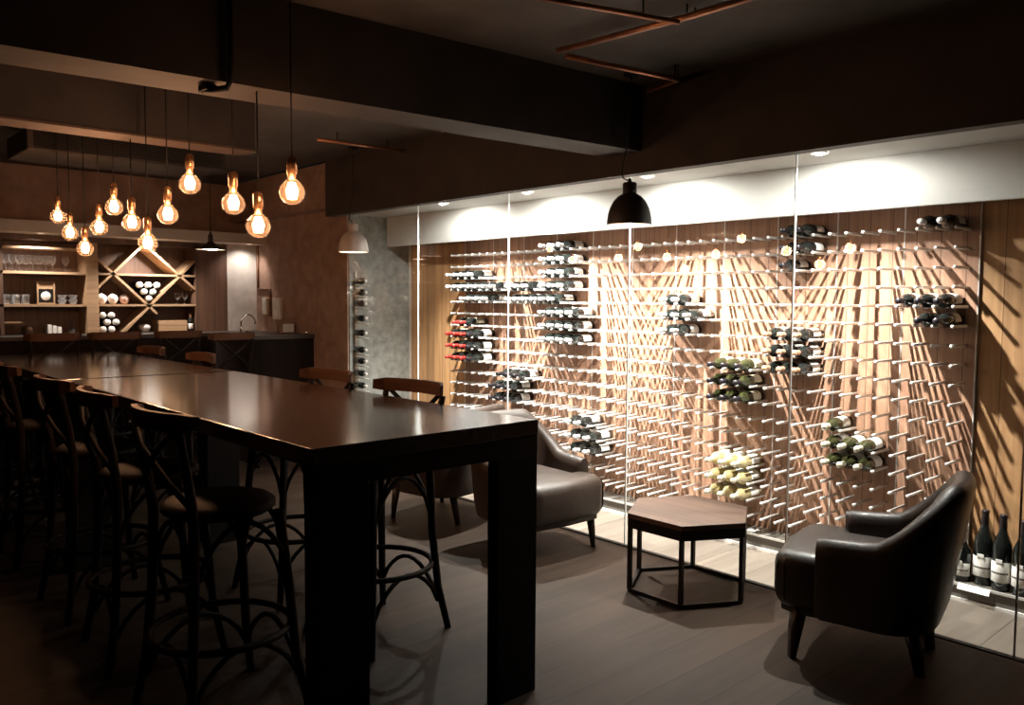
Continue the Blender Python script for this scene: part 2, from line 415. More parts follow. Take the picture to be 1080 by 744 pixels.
# standing bottles on the plinth
def standing(k, x, y, h, r, lbl, cap, tint):
    s = h/.30
    o = MB().lathe([(0, 0), (r-.006, 0), (r, .008), (r, .165*s), (r*.93, .185*s), (.022, .225*s), (.0165, .245*s), (.0155, h-.002)], 20).build('champagne_bottle', tint, None, (x, y, .0885))
    MB().lathe([(.0170, .236*s), (.0175, .25*s), (.0165, h-.02), (.018, h-.018), (.018, h-.004), (.016, h), (0, h)], 14).build('capsule', cap, o)
    l = MB().lathe([(r+.0006, .035*s), (r+.0013, .036*s), (r+.0013, .115*s), (r+.0006, .116*s)], 18, None, D(200), D(340)).build('paper_label', M['paper'], o)
    MB().lathe([(r+.0015, .068*s), (r+.0019, .069*s), (r+.0019, .074*s), (r+.0015, .075*s)], 18, None, D(215), D(325)).build('printed_line', M['print'], l)
    MB().box((0, -(r+.0018), .120*s), (.03, .003, .018), .001).build('label_crest', M['paper'], l)
    MB().lathe([(.0185, .212*s), (.0235, .220*s)], 14, None, D(225), D(315)).build('neck_label', M['paper'], o)
    tag(o, lbl, 'wine bottle', 'bottles standing on the plinth')
standing(0, -1.482, 4.485, .245, .044, 'short standing bottle with white label, partly behind the nearest armchair', M['cap_white'], M['wine_dark'])
standing(1, -1.388, 4.50, .375, .046, 'tall standing bottle with crested label, next to the short one', M['cap_black'], M['wine_dark'])
standing(2, -1.297, 4.47, .375, .044, 'tall standing bottle behind the small white card, third along', M['cap_black'], M['wine_dark'])
standing(3, -1.205, 4.465, .365, .045, 'tall standing bottle nearest the glass joint, last along', M['cap_black'], M['wine_dark'])
o = MB().box((0, 0, 0), (.15, .004, .034), .0015).build('price_card', M['paper'], None, (-1.395, 4.392, .080)); o.rotation_euler = (D(-30), 0, D(-3))
tag(o, 'small white card at the plinth edge below the standing bottles', 'card')
o = MB().box((0, 0, 0), (.07, .05, .012), .004).build('folded_cloth', M['paper'], None, (-2.66, 4.45, .094)); o.rotation_euler = (0, 0, D(20))
tag(o, 'small folded white cloth on the plinth beyond the hexagonal table', 'cloth')

# narrow column rack by the grey wall
col = thing('bottle_column', 'narrow wall rack of bottle pegs by the grey cellar wall', 'wine rack', (-6.33, 3.905, 0))
MB().span((-.05, .015, .55), (-.04, .035, 1.75)).build('upright', M['trim_metal'], col)
for k, z in enumerate((1.66, 1.56, 1.46, 1.33, 1.20, 1.05, .95, .84, .73)):
    q = MB().tube([(-.04, .025, z-.045), (.16, .025, z-.045)], .005, 8).build('peg', M['alu'], col)
    d = BK['black']
    o = link('wine_bottle', d[0]); o.location = (-6.372, 3.93, z); o.rotation_euler = (D(90), D(90), D(90))
    o.scale = (.8, .8, .6)
    tag(o, 'dark bottle on the narrow column rack, %s from the top' % ORD[k], 'wine bottle', 'bottles on the narrow column rack')
    link('capsule', d[1], o)

# ------------------------------------------------------------------ pendants
MC = {}
MC['cord_l'] = None
def bulb_protos():
    t = thing('bulb_pendant', 'x', 'pendant light')
    MB().lathe([(.013, .038), (.017, .043), (.030, .030), (.0445, .012), (.049, -.008), (.044, -.030), (.030, -.046), (.012, -.0535), (0, -.0545)][::1], 20).build('glass_globe', M['bulb_glass'], t)
    h = MB().lathe([(.0, .040), (.0155, .040), (.0155, .062), (.0195, .064), (.0195, .120), (.016, .126), (.006, .132), (0, .132)], 16).build('lamp_holder', M['brass'], t)
    f = MB()
    for k in range(6):
        a = k*PI/3; c, s = math.cos(a), math.sin(a)
        f.tube([(.008*c, .008*s, .028), (.019*c, .019*s, -.002), (.012*c, .012*s, -.032)], .0055, 6)
    f.lathe([(0, .032), (.012, .018), (.015, 0), (.012, -.022), (0, -.036)], 10)
    f.build('filament', M['filament'], t)
    return t
bp = bulb_protos()
B = [(-2.92, 1.52, 1.915, 'lowest and largest on the near side of the row, seen before the dark beam'),
     (-3.17, 1.50, 1.80, ''), (-3.45, 1.52, 1.915, ''), (-3.88, 1.50, 2.04, ''), (-4.14, 1.49, 1.915, ''), (-4.46, 1.50, 1.79, ''),
     (-4.67, 1.49, 1.91, ''), (-5.00, 1.50, 2.02, ''), (-5.25, 1.49, 1.92, ''), (-5.58, 1.50, 1.81, ''), (-5.87, 1.49, 1.92, ''), (-6.19, 1.50, 2.05, '')]
NB = ['nearest of the row', 'second along the row', 'third along the row', 'fourth along the row', 'fifth along the row', 'sixth along the row', 'seventh along the row',
      'eighth along the row', 'ninth along the row', 'tenth along the row', 'eleventh along the row', 'farthest of the row']
HT = {1: 'low', 2: 'middle', 3: 'high'}
for i, (x, y, z, _) in enumerate(B):
    o = bp if i == 0 else copy_tree(bp)
    o.location = (x, y, z)
    hgt = 'low' if z < 1.85 else ('high' if z > 1.97 else 'middle height')
    tag(o, 'glowing globe bulb on a black cord, %s, %s' % (NB[i], hgt), 'pendant light', 'globe bulbs over the long tables')
for o in [q for q in S.objects if q.name.split('.')[0] == 'bulb_pendant']:
    x, y, z = o.location
    top = 2.69
    bx0, bx1 = -2.93-(3.64-y)*.0821, -3.19-(3.64-y)*.0821
    if bx1-.01 < x < bx0+.01: top = 2.33
    if -4.77 < x < -4.55: top = 2.347
    MB().tube([(0, 0, .130), (0, 0, top-z)], .0032, 6).build('cord', M['black'], o)
    L = bpy.data.lights.new('bulb_light', 'POINT'); L.energy = 6.8; L.color = (1.0, .57, .37); L.shadow_soft_size = .04
    lo = bpy.data.objects.new('bulb_light', L); C.objects.link(lo); lo.parent = o; lo.location = (0, 0, -.002)

def dome(label, loc, shade, ceil, energy, sc=1.0, flat=False):
    t = thing('dome_pendant' if not flat else 'cone_pendant', label, 'pendant light', loc)
    if not flat:
        prof = [(.118, 0), (.1175, .02), (.113, .055), (.103, .09), (.086, .122), (.062, .148), (.040, .160), (.037, .163)]
    else:
        prof = [(.120, 0), (.112, .010), (.07, .028), (.040, .044), (.022, .062), (.020, .066)]
    inn = [(max(r-.004, .001), z-.002) for r, z in reversed(prof)]
    MB().lathe(prof, 28).build('shade', shade, t)
    MB().lathe(inn, 28).build('inner_shade', M['shade_in'], t, label='pale inside of the shade')
    z0 = prof[-1][1]
    r0 = prof[-1][0]
    MB().lathe([(r0, z0-.006), (r0, z0+.052), (r0-.006, z0+.058), (.012, z0+.060), (.008, z0+.078), (0, z0+.08)], 20).build('cap', shade, t)
    h = ceil-loc[2]
    if not flat:
        pts = [(0, 0, z0+.07), (-.02, .0, z0+.073), (-.045, 0, z0+.085), (-.055, 0, z0+.11), (-.05, 0, z0+.16), (-.02, 0, z0+.26), (0, 0, max(z0+.3, h-.1)), (0, 0, h)]
    else: pts = [(0, 0, z0+.07), (0, 0, h)]
    MB().tube(pts, .0035, 6).build('cord', M['black'], t)
    MB().lathe([(0, h-.02), (.04, h-.016), (.045, h)], 16).build('ceiling_rose', M['black'], t)
    MB().lathe([(0, .004), (.035, .012), (.05, .035), (.035, .06), (0, .072)] if not flat else [(0, -.006), (.05, -.002), (.06, .004), (.05, .010), (0, .014)], 16).build('bulb', M['lamp_warm'], t)
    L = bpy.data.lights.new('pendant_light', 'SPOT'); L.energy = energy; L.color = (1, .74, .5); L.spot_size = D(120); L.spot_blend = .7; L.shadow_soft_size = .04
    lo = bpy.data.objects.new('pendant_light', L); C.objects.link(lo); lo.parent = t; lo.location = (0, 0, -.005)
    return t
dome('black dome pendant lamp hanging in front of the glass wall', (-2.817, 3.41, 1.903), M['shade_black'], 2.69, 6)
dome('white dome pendant lamp hanging before the brown plaster wall', (-5.66, 3.47, 1.872), M['shade_white'], 2.69, 8)
dome('small flat cone pendant lamp glowing beside the X shelves', (-6.77, 2.78, 1.905), M['shade_black'], 2.69, 10, flat=True)

# ------------------------------------------------------------------ long bar tables
TY0, TY1, TH = 1.20, 2.15, 1.05
def bar_table(x0, x1, label):
    t = thing('bar_table', label, 'table', ((x0+x1)/2, (TY0+TY1)/2, 0), 0, 'long bar tables')
    hx, hy = abs(x1-x0)/2, (TY1-TY0)/2
    MB().box((0, 0, TH-.028), (2*hx, 2*hy, .056), .004).build('tabletop', M['table'], t)
    for s in (-1, 1):
        MB().box((0, s*(hy-.035), TH-.060), (2*hx-.1, .03, .012), .002).build('side_rail', M['table_edge'], t)
        e = MB().box((s*(hx-.03), 0, TH-.093), (.055, 2*hy-.004, .074), .003).build('end_rail', M['black'], t)
        for q in (-1, 1):
            MB().box((s*(hx-.03), q*(hy-.103), (TH-.130)/2), (.055, .20, TH-.130), .003).build('leg', M['black'], t)
    return t
bar_table(-2.20, -4.90, 'long dark bar table whose black slab leg is nearest the camera')
bar_table(-4.935, -7.33, 'farther long dark bar table standing end to end with the first, toward the shelves')

# ------------------------------------------------------------------ stools
def arc(p, q, up, n=10):
    p, q = Vector(p), Vector(q); out = []
    for i in range(n+1):
        a = i/n; m = p.lerp(q, a); m.z += up*math.sin(PI*a)**.7; out.append(m)
    return out
def make_stool():
    t = thing('bar_stool', 'x', 'stool')
    MB().lathe([(0, .795), (.12, .793), (.175, .785), (.196, .770), (.197, .752), (.18, .738), (0, .738)], 28).build('seat', M['stool_wood'], t)
    fl = [((s*.150, .150, .742), (s*.175, .178, .45), (s*.190, .195, .20), (s*.222, .228, .0)) for s in (-1, 1)]
    for p in fl: MB().tube(p, [.020, .018, .017, .015], 10).build('leg', M['stool_wood'], t)
    for s in (-1, 1):
        MB().tube([(s*.222, -.228, 0), (s*.190, -.195, .20), (s*.172, -.176, .45), (s*.165, -.168, .74), (s*.172, -.185, .88), (s*.188, -.218, 1.04), (s*.190, -.225, 1.065)], [.015, .017, .018, .019, .017, .015, .014], 10).build('leg', M['stool_wood'], t)
    # top rail: flat bentwood curve
    r = MB(); n = 12; prev = None
    pts = []
    for i in range(n+1):
        a = i/n*2-1
        pts.append((a*.225, -.255+.055*a*a+(.02 if abs(a) > .95 else 0)))
    for i, (x, y) in enumerate(pts):
        h = .030 if 0 < i < n else .022
        pts[i] = (x, y, h)
    vs = []
    for x, y, h in pts:
        zc = 1.095
        vs.append([r.bm.verts.new((x, y-.011, zc-h)), r.bm.verts.new((x, y+.011, zc-h)), r.bm.verts.new((x, y+.009, zc+h)), r.bm.verts.new((x, y-.013, zc+h))])
    for a, b in zip(vs, vs[1:]):
        for k in range(4): r.bm.faces.new((a[k], a[(k+1) % 4], b[(k+1) % 4], b[k]))
    r.bm.faces.new(vs[0]); r.bm.faces.new(list(reversed(vs[-1])))
    r.build('top_rail', M['stool_rail'], t, label='curved reddish top rail')
    for s in (-1, 1):
        MB().tube([(s*.168, -.176, .80), (s*.09, -.222, .89), (-s*.06, -.245, .99), (-s*.165, -.228, 1.07)], .011, 8).build('cross_brace', M['stool_wood'], t)
    ring = [(.245*math.cos(a), .245*math.sin(a), .31) for a in [2*PI*k/32 for k in range(32)]]
    MB().tube(ring, .013, 8, True).build('foot_ring', M['stool_wood'], t)
    cor = [(.178, .182), (-.178, .182), (-.172, -.176), (.172, -.176)]
    for k in range(4):
        a, b = cor[k], cor[(k+1) % 4]
        f = 1.10
        MB().tube(arc((a[0]*f, a[1]*f, .13), (b[0]*f, b[1]*f, .13), .165), .010, 8).build('arch_brace', M['stool_wood'], t)
        MB().tube(arc((a[0]*.98, a[1]*.98, .52), (b[0]*.98, b[1]*.98, .52), .205), .010, 8).build('arch_brace', M['stool_wood'], t)
    return t
st = make_stool()
used = False
spots = [(-2.86, 1.19, 3, 'near side of the first table, closest to its slab leg'),
         (-3.60, 1.20, -4, 'near side of the first table, second from its slab leg'),
         (-4.30, 1.20, 2, 'near side of the first table, third from its slab leg'),
         (-5.30, 1.20, 0, 'near side of the farther table, next to the first'),
         (-6.05, 1.20, 4, 'near side of the farther table, at its middle'),
         (-6.85, 1.20, -3, 'near side of the farther table, at its far end'),
         (-3.09, 2.01, 188, 'far side of the first table, before the armchairs'),
         (-3.84, 2.0, 184, 'far side of the first table, second from its slab leg'),
         (-5.55, 2.0, 178, 'far side of the farther table, next to the first'),
         (-6.5, 2.0, 182, 'far side of the farther table, at its far end')]
for x, y, a, lb in spots:
    place(st, used, (x, y, 0), D(a), 'dark bar stool, %s' % lb, 'cross back stools at the long tables'); used = True
for k, (y, lb) in enumerate(((1.73, 'below the wine glasses'), (2.22, 'below the wooden shelf post'), (2.74, 'below the lattice crossing'), (2.96, 'at its projecting end'))):
    o = place(st, True, (-7.60, y, 0), D(90+[3, -4, 2, 5][k]), 'dark bar stool at the bar counter, %s' % lb, 'cross back stools at the bar counter')
    o.scale = (.95, .95, 1.075)
    if k == 3: o.location.x = -7.0

# ------------------------------------------------------------------ armchairs
def make_chair(label, loc, rz, leather, g):
    t = thing('armchair', label, 'armchair', loc, rz, g)     # faces +x
    poly = [(-.24, -.22), (.09, -.22), (.09, -.30), (.25, -.305), (.325, -.27), (.345, 0), (.325, .27), (.25, .305), (.09, .30), (.09, .22), (-.24, .22)]
    MB().prism(poly, .21, .455, None, .062).build('seat_cushion', leather, t)
    MB().prism([(x*.90, y*.90) for x, y in poly], .19, .23, None, .008).build('seat_base', leather, t)
    path = []
    for i in range(6): path.append((.115-.05*i, -.272-.003*i))
    cx, cy, R = -.14, -.125, .162
    for i in range(1, 8):
        a = D(-90-i*90/8); path.append((cx+R*math.cos(a), cy+R*math.sin(a)))
    path = path+[(-.308, -.07), (-.310, 0)]
    path = path+[(x, -y) for x, y in reversed(path[:-1])]
    n = len(path)
    arcl = [0]
    for a, b in zip(path, path[1:]): arcl.append(arcl[-1]+math.hypot(b[0]-a[0], b[1]-a[1]))
    T = arcl[-1]
    def hgt(s):
        u = min(s, T-s)
        if u < .19: return .535+.06*u
        k = min(1, (u-.19)/.26); k = k*.5+.5*k*k*(3-2*k)
        return .547+(.795-.547)*k
    sh = MB(); rings = []
    for i, (x, y) in enumerate(path):
        a = Vector(path[max(0, i-1)]); b = Vector(path[min(n-1, i+1)])
        tg = (b-a).normalized(); nr = Vector((-tg.y, tg.x))
        if nr.dot(Vector((0, 0))-Vector((x, y))) < 0: nr = -nr
        H = hgt(arcl[i])
        lean = .05*max(0, min(1, (-x+.02)/.26))*max(0, (H-.5)/.3)
        th = .048
        prof = []
        for (o_, z) in ((-th*.75, .20), (-th, .28), (-th, H-.07), (-th*.9, H-.03), (-th*.5, H-.006), (0, H), (th*.5, H-.006), (th*.9, H-.03), (th, H-.07), (th, .40), (th*.6, .28)):
            zz = (z-.20)/(H-.20)
            prof.append((x+nr.x*o_-lean*zz+(1-zz)*.05*max(0, min(1, (-x+.02)/.26)), y+nr.y*o_, z))
        rings.append([sh.bm.verts.new(p) for p in prof])
    m = len(rings[0])
    for a, b in zip(rings, rings[1:]):
        for k in range(m):
            f = sh.bm.faces.new((a[k], a[(k+1) % m], b[(k+1) % m], b[k])); f.smooth = True
    for rg in (rings[0], rings[-1]):
        c = sum((v.co for v in rg), Vector())/m
        r2 = [sh.bm.verts.new((v.co.x+.026, c.y+(v.co.y-c.y)*.72, c.z+(v.co.z-c.z)*.94)) for v in rg]
        for k in range(m):
            f = sh.bm.faces.new((rg[k], rg[(k+1) % m], r2[(k+1) % m], r2[k])); f.smooth = True
        sh.bm.faces.new(r2)
    sh.build('tub_back', leather, t)
    for s in (-1, 1):
        MB().tube([(.215, s*.255, .21), (.228, s*.262, .10), (.235, s*.268, 0)], [.036, .028, .018], 4).build('leg', M['leg_wood'], t)
        MB().tube([(-.20, s*.17, .22), (-.225, s*.165, .10), (-.24, s*.16, 0)], [.038, .029, .020], 4).build('leg', M['leg_wood'], t)
    return t
make_chair('shaded brown leather tub armchair seen from behind, beside the hexagonal table', (-1.527, 3.475, 0), D(194), M['leather'], 'leather tub armchairs')
make_chair('brown leather tub armchair behind the bar table leg, facing the hexagonal table', (-3.545, 3.44, 0), D(-4), M['leather_b'], 'leather tub armchairs')
make_chair('brown leather tub armchair farther away under the bar table, its back to the other', (-4.487, 3.47, 0), D(194), M['leather_b'], 'leather tub armchairs')

# ------------------------------------------------------------------ hexagonal side table
hx = thing('hexagonal_table', 'low hexagonal side table with a wooden top on a thin black metal frame', 'table', (-2.495, 3.54, 0), D(0))
V6 = [(math.cos(k*PI/3), math.sin(k*PI/3)) for k in range(6)]
MB().prism([(.338*a, .338*b) for a, b in V6], .385, .412, None, .003).build('tabletop', M['hex_top'], hx)
ap = MB(); bs = MB()
for k in range(6):
    a, b = V6[k], V6[(k+1) % 6]
    ap.bar((.329*a[0], .329*a[1], .362), (.329*b[0], .329*b[1], .362), .014, .052)
    bs.bar((.322*a[0], .322*a[1], .010), (.322*b[0], .322*b[1], .010), .018, .018)
ap.build('apron', M['dark_metal'], hx); bs.build('floor_ring', M['dark_metal'], hx)
for a, b in V6: MB().box((.321*a, .321*b, .20), (.02, .02, .38), .001, Matrix.Identity(4)).build('leg', M['dark_metal'], hx)

# ------------------------------------------------------------------ bar corner
t = thing('bar_counter', 'dark panelled bar counter with a grey worktop and a tap, below the shelves', 'counter', (-8.49, 0, 0))
MB().prism([(0, -1.55), (.63, -1.55), (.63, 3.22), (1.50, 3.22), (1.50, 3.845), (.02, 3.845)], 0, 1.13).build('cabinet', M['counter'], t)
MB().prism([(0, -1.58), (.66, -1.58), (.66, 3.20), (1.52, 3.20), (1.52, 3.845), (.02, 3.845)], 1.13, 1.1645).build('worktop', M['worktop'], t)
t = thing('tap', 'tall curved chrome swan neck tap on the bar counter', 'tap', (-7.5, 3.42, 1.165))
MB().lathe([(0, 0), (.026, 0), (.026, .012), (.015, .02), (.015, .03), (0, .03)], 14).build('base', M['chrome'], t)
MB().tube([(0, .08*(1-math.cos(a))*.9-.06, .09+.09*math.sin(a)) if True else 0 for a in [PI*k/12 for k in range(13)]], .0085, 8).build('spout', M['chrome'], t)
MB().tube([(0, -.06, .01), (0, -.06, .09)], .0085, 8).build('stem', M['chrome'], t)
t = thing('card_terminal', 'boxy dark till screen with a pale face on the counter end', 'till', (-7.3, 3.72, 1.165), D(0))
MB().box((0, 0, .055), (.05, .17, .11), .012).build('case', M['pipe_brown'], t)
MB().box((.026, .012, .052), (.004, .11, .08), .002).build('screen', M['socket_white'], t)
o = MB().lathe([(0, 0), (.015, 0), (.02, .02), (.018, .022), (0, .006)], 12).build('small_dish', M['chrome'], None, (-7.04, 3.80, 1.165))
tag(o, 'tiny shiny dish at the end of the bar counter', 'dish')

X0 = -8.2     # front of the shelves
sh = thing('bar_shelves', 'tall wooden bar shelving with a crossed wine lattice bay', 'shelves', (X0, 0, 1.166))
def shp(name, lo, hi, m, **k): return MB().span((lo[0], lo[1], lo[2]-1.166), (hi[0], hi[1], hi[2]-1.166)).build(name, m, sh, **k)
shp('back_panel', (-.295, .60, 1.166), (-.28, 3.23, 2.049), M['shelf_dark'])
shp('post', (-.28, 2.205, 1.166), (.012, 2.305, 2.0), M['shelf_wood'])
shp('post', (-.28, 1.515, 1.166), (0, 1.545, 2.0), M['shelf_dark'])
shp('post', (-.28, 3.21, 1.166), (0, 3.24, 2.049), M['shelf_dark'])
shp('post', (-.28, .60, 1.166), (0, .63, 2.0), M['shelf_dark'])
shp('top_board', (-.28, .60, 2.0), (0, 3.24, 2.049), M['shelf_dark'])
shp('shelf', (-.28, .63, 1.925), (0, 2.205, 1.945), M['shelf_wood'])
for z in (1.715, 1.425): 
    shp('shelf', (-.28, .63, z-.011), (0, 2.205, z+.011), M['shelf_wood'])
    shp('shelf', (-.28, 2.305, z+.003-.010), (-.01, 3.21, z+.003+.010), M['shelf_wood'])
shp('side_panel', (-.28, 3.24, 1.166), (.0, 3.532, 2.049), M['side_dark'])
def diag(a, b):
    MB().bar((-.14, a[0], a[1]-1.166), (-.14, b[0], b[1]-1.166), .022, .26, 0, (1, 0, 0)).build('lattice_board', M['shelf_wood'], sh)
diag((2.305, 1.86), (2.835, 1.345))
diag((2.305, 1.59), (2.71, 1.995))
diag((2.74, 2.0), (3.21, 1.585))
diag((2.52, 1.168), (3.21, 1.87))

# downlights over the shelves
for k, (x, y, lb) in enumerate(((-8.01, 1.80, 'above the wine glasses'), (-8.01, 2.76, 'above the lattice bay'), (-7.99, 3.68, 'above the white plaster'))):
    t = thing('shelf_spotlight', 'flush round spotlight under the pale band, %s' % lb, 'light', (x, y, 2.052), 0, 'spotlights on the bar shelves')
    MB().lathe([(.022, -.001), (.022, -.006), (.030, -.007), (.032, -.001)], 16).build('ring', M['alu'], t)
    MB().lathe([(0, -.003), (.022, -.003)], 16).build('lens', M['lamp_warm'], t)
    L = bpy.data.lights.new('shelf_beam', 'SPOT'); L.energy = [46, 90, 10][k]; L.color = (1, .88, .78); L.spot_size = D(120); L.spot_blend = .8; L.shadow_soft_size = .015
    lo = bpy.data.objects.new('shelf_beam', L); C.objects.link(lo); lo.parent = t; lo.location = (.0, 0, -.012); lo.rotation_euler = (0, D(22), 0)

# glassware
def wine_glass():
    o = MB().lathe([(.030, 0), (.030, .002), (.004, .006), (.0035, .055), (.012, .065), (.028, .085), (.031, .105), (.026, .145)], 14).build('wine_glass', M['glass_thin'])
    return o
g0 = wine_glass(); first = True
for row in range(2):
    for k in range(8):
        o = g0 if first else g0.copy()
        if not first: C.objects.link(o)
        first = False
        o.location = (X0-.06-.1*row, 1.58+.052*k+(.4*0), 1.727)
        tag(o, 'clear stemmed wine glass on the top bar shelf, %s row, %s from the left' % (['front', 'rear'][row], ORD[k]), 'glass', 'wine glasses on the top shelf')
o = g0.copy(); C.objects.link(o); o.location = (X0-.1, 2.06, 1.727); tag(o, 'single stemmed wine glass apart from the others, beside the wooden post', 'glass', 'wine glasses on the top shelf')
tm = MB().lathe([(0, .003), (.022, .003), (.024, 0), (.030, .085), (.0285, .085), (.022, .006)], 14).build('tumbler', M['glass_thin']); first = True
for row in range(3):
    for k in range(3):
        o = tm if first else tm.copy()
        if not first: C.objects.link(o)
        first = False
        o.location = (X0-.05-.08*row, 1.575+.075*k, 1.437)
        tag(o, 'clear tumbler left of the framed sign, %s row, %s from the left' % (['front', 'middle', 'rear'][row], ORD[k]), 'glass', 'tumblers on the middle shelf')
t = thing('framed_sign', 'wooden framed dark sign with a white round emblem on the middle shelf', 'sign', (X0-.06, 1.885, 1.437))
fr = MB()
for lo, hi in (((-.012, -.072, 0), (.012, -.06, .20)), ((-.012, .06, 0), (.012, .072, .20)), ((-.012, -.06, 0), (.012, .06, .012)), ((-.012, -.06, .188), (.012, .06, .20))): fr.span(lo, hi)
fr.build('frame', M['shelf_wood'], t)
MB().span((-.008, -.06, .012), (-.002, .06, .188)).build('board', M['black'], t)
MB().span((-.002, -.06, .135), (.0005, .06, .186)).build('top_strip', M['shelf_wood'], t)
MB().lathe([(0, 0), (.038, 0), (.040, .002), (.038, .004), (0, .004)], 24, Matrix.Translation((-.002, 0, .072)) @ Matrix.Rotation(D(90), 4, 'Y')).build('emblem', M['paper'], t)
bw = MB().lathe([(0, .006), (.018, .004), (.020, 0), (.032, .02), (.042, .042), (.040, .042), (.028, .018), (0, .010)], 16).build('glass_bowl', M['glass_thin'])
for k, (y, z) in enumerate(((2.02, 1.4365), (2.11, 1.4365), (2.02, 1.479), (2.11, 1.479))):
    o = bw if k == 0 else bw.copy()
    if k: C.objects.link(o)
    o.location = (X0-.08, y, z)
    tag(o, 'small glass bowl right of the framed sign, %s of the %s pair' % (['lower one', 'lower one', 'upper one', 'upper one'][k], ['left', 'right', 'left', 'right'][k]), 'bowl', 'stacked glass bowls')
# things on the counter under the left bay
for k in range(3):
    o = MB().box((0, 0, 0), (.13, .03, .085-.01*k), .003).build('drinks_menu', M['paper'], None, (X0-.1, 1.905+.04*k, 1.166+(.085-.01*k)/2))
    tag(o, 'white printed card stack on the counter below the framed sign, %s' % ['left one', 'middle one', 'right one'][k], 'card')
o = MB().lathe([(0, 0), (.03, 0), (.033, .09), (.014, .12), (.013, .14), (0, .14)], 14).build('spirit_bottle', M['glass_thin'], None, (X0-.08, 2.09, 1.166)); tag(o, 'clear spirit bottle on the counter left of the wooden shelf post', 'bottle')
o = MB().lathe([(0, 0), (.04, 0), (.045, .07), (.042, .075), (0, .07)], 16).build('ice_bucket', M['side_dark'], None, (X0-.1, 1.75, 1.166)); tag(o, 'dark round ice bucket on the counter under the tumblers', 'bucket')
o = MB().span((-.12, 0, 0), (0, .13, .012)).build('small_ledge', M['shelf_wood'], None, (X0, 1.545, 1.27)); tag(o, 'short wooden ledge fixed to the post at the lower left of the shelves', 'ledge')
# right bay
ct = MB().lathe([(0, 0), (.022, 0), (.028, .006), (.044, .035), (.046, .055), (.040, .075), (.02, .092), (.006, .098), (0, .104)], 18).data('tea_pot', M['china'])
for k, (y, m, lb) in enumerate(((2.355, 'china', 'leftmost white round pot on the lattice middle shelf'), (2.452, 'china', 'white round pot between another white pot and a pinkish pot'), (2.555, 'pink_china', 'pinkish round pot on the lattice middle shelf'))):
    o = link('round_pot', ct if k < 2 else MB().lathe([(0, 0), (.022, 0), (.028, .006), (.042, .035), (.044, .055), (.038, .073), (.02, .088), (.006, .094), (0, .1)], 18).data('pot_pink', M['pink_china']))
    o.location = (X0-.08, y, 1.4385); tag(o, lb, 'pot', 'round pots on the lattice shelf')
    MB().tube([(.04, 0, .03), (.058, 0, .04), (.058, 0, .06), (.035, 0, .07)], .004, 6).build('handle', M[m], o)
sb = bottle_data('shelf', M['wine_dark'], M['paper'], M['paper_cream'], .26, .034)
cork = MB().lathe([(0, .262), (.026, .262), (.029, .258), (.029, .215), (.02, .213)], 14).data('white_cap', M['paper'])
def lying(y, z, lb, g):
    o = link('wine_bottle', sb[0]); o.location = (X0-.27, y, z); o.rotation_euler = (0, D(90), 0)
    tag(o, lb, 'wine bottle', g); link('capsule', sb[1], o); link('white_cap', cork, o)
yz = [(2.762, 1.492), (2.722, 1.557), (2.802, 1.557), (2.682, 1.622), (2.762, 1.622), (2.842, 1.622)]
nm = ['lowest one', 'middle row left', 'middle row right', 'top row left', 'top row centre', 'top row right']
for (y, z), n_ in zip(yz, nm): lying(y, z, 'white capped bottle end in the lattice above the crossing, %s' % n_, 'bottles in the upper lattice')
yz = [(2.345, 1.202), (2.42, 1.202), (2.383, 1.268), (2.345, 1.3335), (2.46, 1.268), (2.42, 1.3335)]
nm = ['bottom left', 'bottom right', 'second row left', 'third row left', 'second row right', 'third row right']
for (y, z), n_ in zip(yz, nm): lying(y, z, 'white capped bottle end stacked on the counter by the shelf post, %s' % n_, 'bottles in the lower lattice')
o = MB().lathe([(0, 0), (.025, 0), (.05, .03), (.054, .055), (.046, .07), (0, .078)], 20).build('sugar_bowl', M['china'], None, (X0-.1, 2.745, 1.166)); tag(o, 'white round bowl on the counter under the lattice crossing', 'bowl')
t = thing('wooden_crate', 'pale wooden crate on the counter at the right of the lattice', 'crate', (X0-.12, 2.99, 1.166))
MB().box((0, 0, .006), (.2, .27, .012)).build('base', M['crate'], t)
for s in (-1, 1):
    MB().box((s*.094, 0, .062), (.012, .27, .10), .001).build('side_board', M['crate'], t)
    MB().box((0, s*.129, .062), (.176, .012, .10), .001).build('end_board', M['crate'], t)
t = link('wine_bottle', BK['dark'][0]); t.location = (X0-.05, 3.168, 1.166); t.scale = (.75, .75, .62); tag(t, 'dark bottle standing between the crate and the cabinet side', 'wine bottle'); link('capsule', BK['gold'][1], t); link('paper_label', BK['gold'][2], t).rotation_euler = (0, 0, D(-60))
for k, (y, z) in enumerate(((3.05, 1.4385), (3.12, 1.4385), (3.085, 1.4385))):
    o = g0.copy(); C.objects.link(o); o.location = (X0-.07-.07*(k == 2), y, z); o.scale = (.9, .9, .75)
    tag(o, 'small stemmed glass at the right end of the lattice shelf, %s' % ['left one', 'right one', 'rear one'][k], 'glass', 'glasses at the lattice shelf end')

# wall services
o = MB().tube([(-8.14, 3.838, 2.045), (-8.14, 3.838, 1.605), (-8.135, 3.838, 1.60), (-7.875, 3.838, 1.595), (-7.87, 3.838, 1.59), (-7.87, 3.838, 1.32)], .013, 10).build('conduit', M['pipe_brown']); tag(o, 'brown conduit stepping down the plaster wall to the sockets', 'pipe')
for k, (x, z, w, h, lb) in enumerate(((-7.97, 1.42, .10, .17, 'narrow white socket plate left of the conduit end'), (-7.70, 1.40, .17, .22, 'wide cream switch box right of the conduit end'))):
    t = thing('wall_socket', lb, 'socket', (x, 3.85, z), 0)
    MB().box((0, -.014, 0), (w, .028, h), .004).build('plate', M['socket_white'], t)
    for q in (-1, 1): MB().box((0, -.029, q*h*.23), (w*.45, .006, h*.28), .002).build('rocker', M['white'], t)

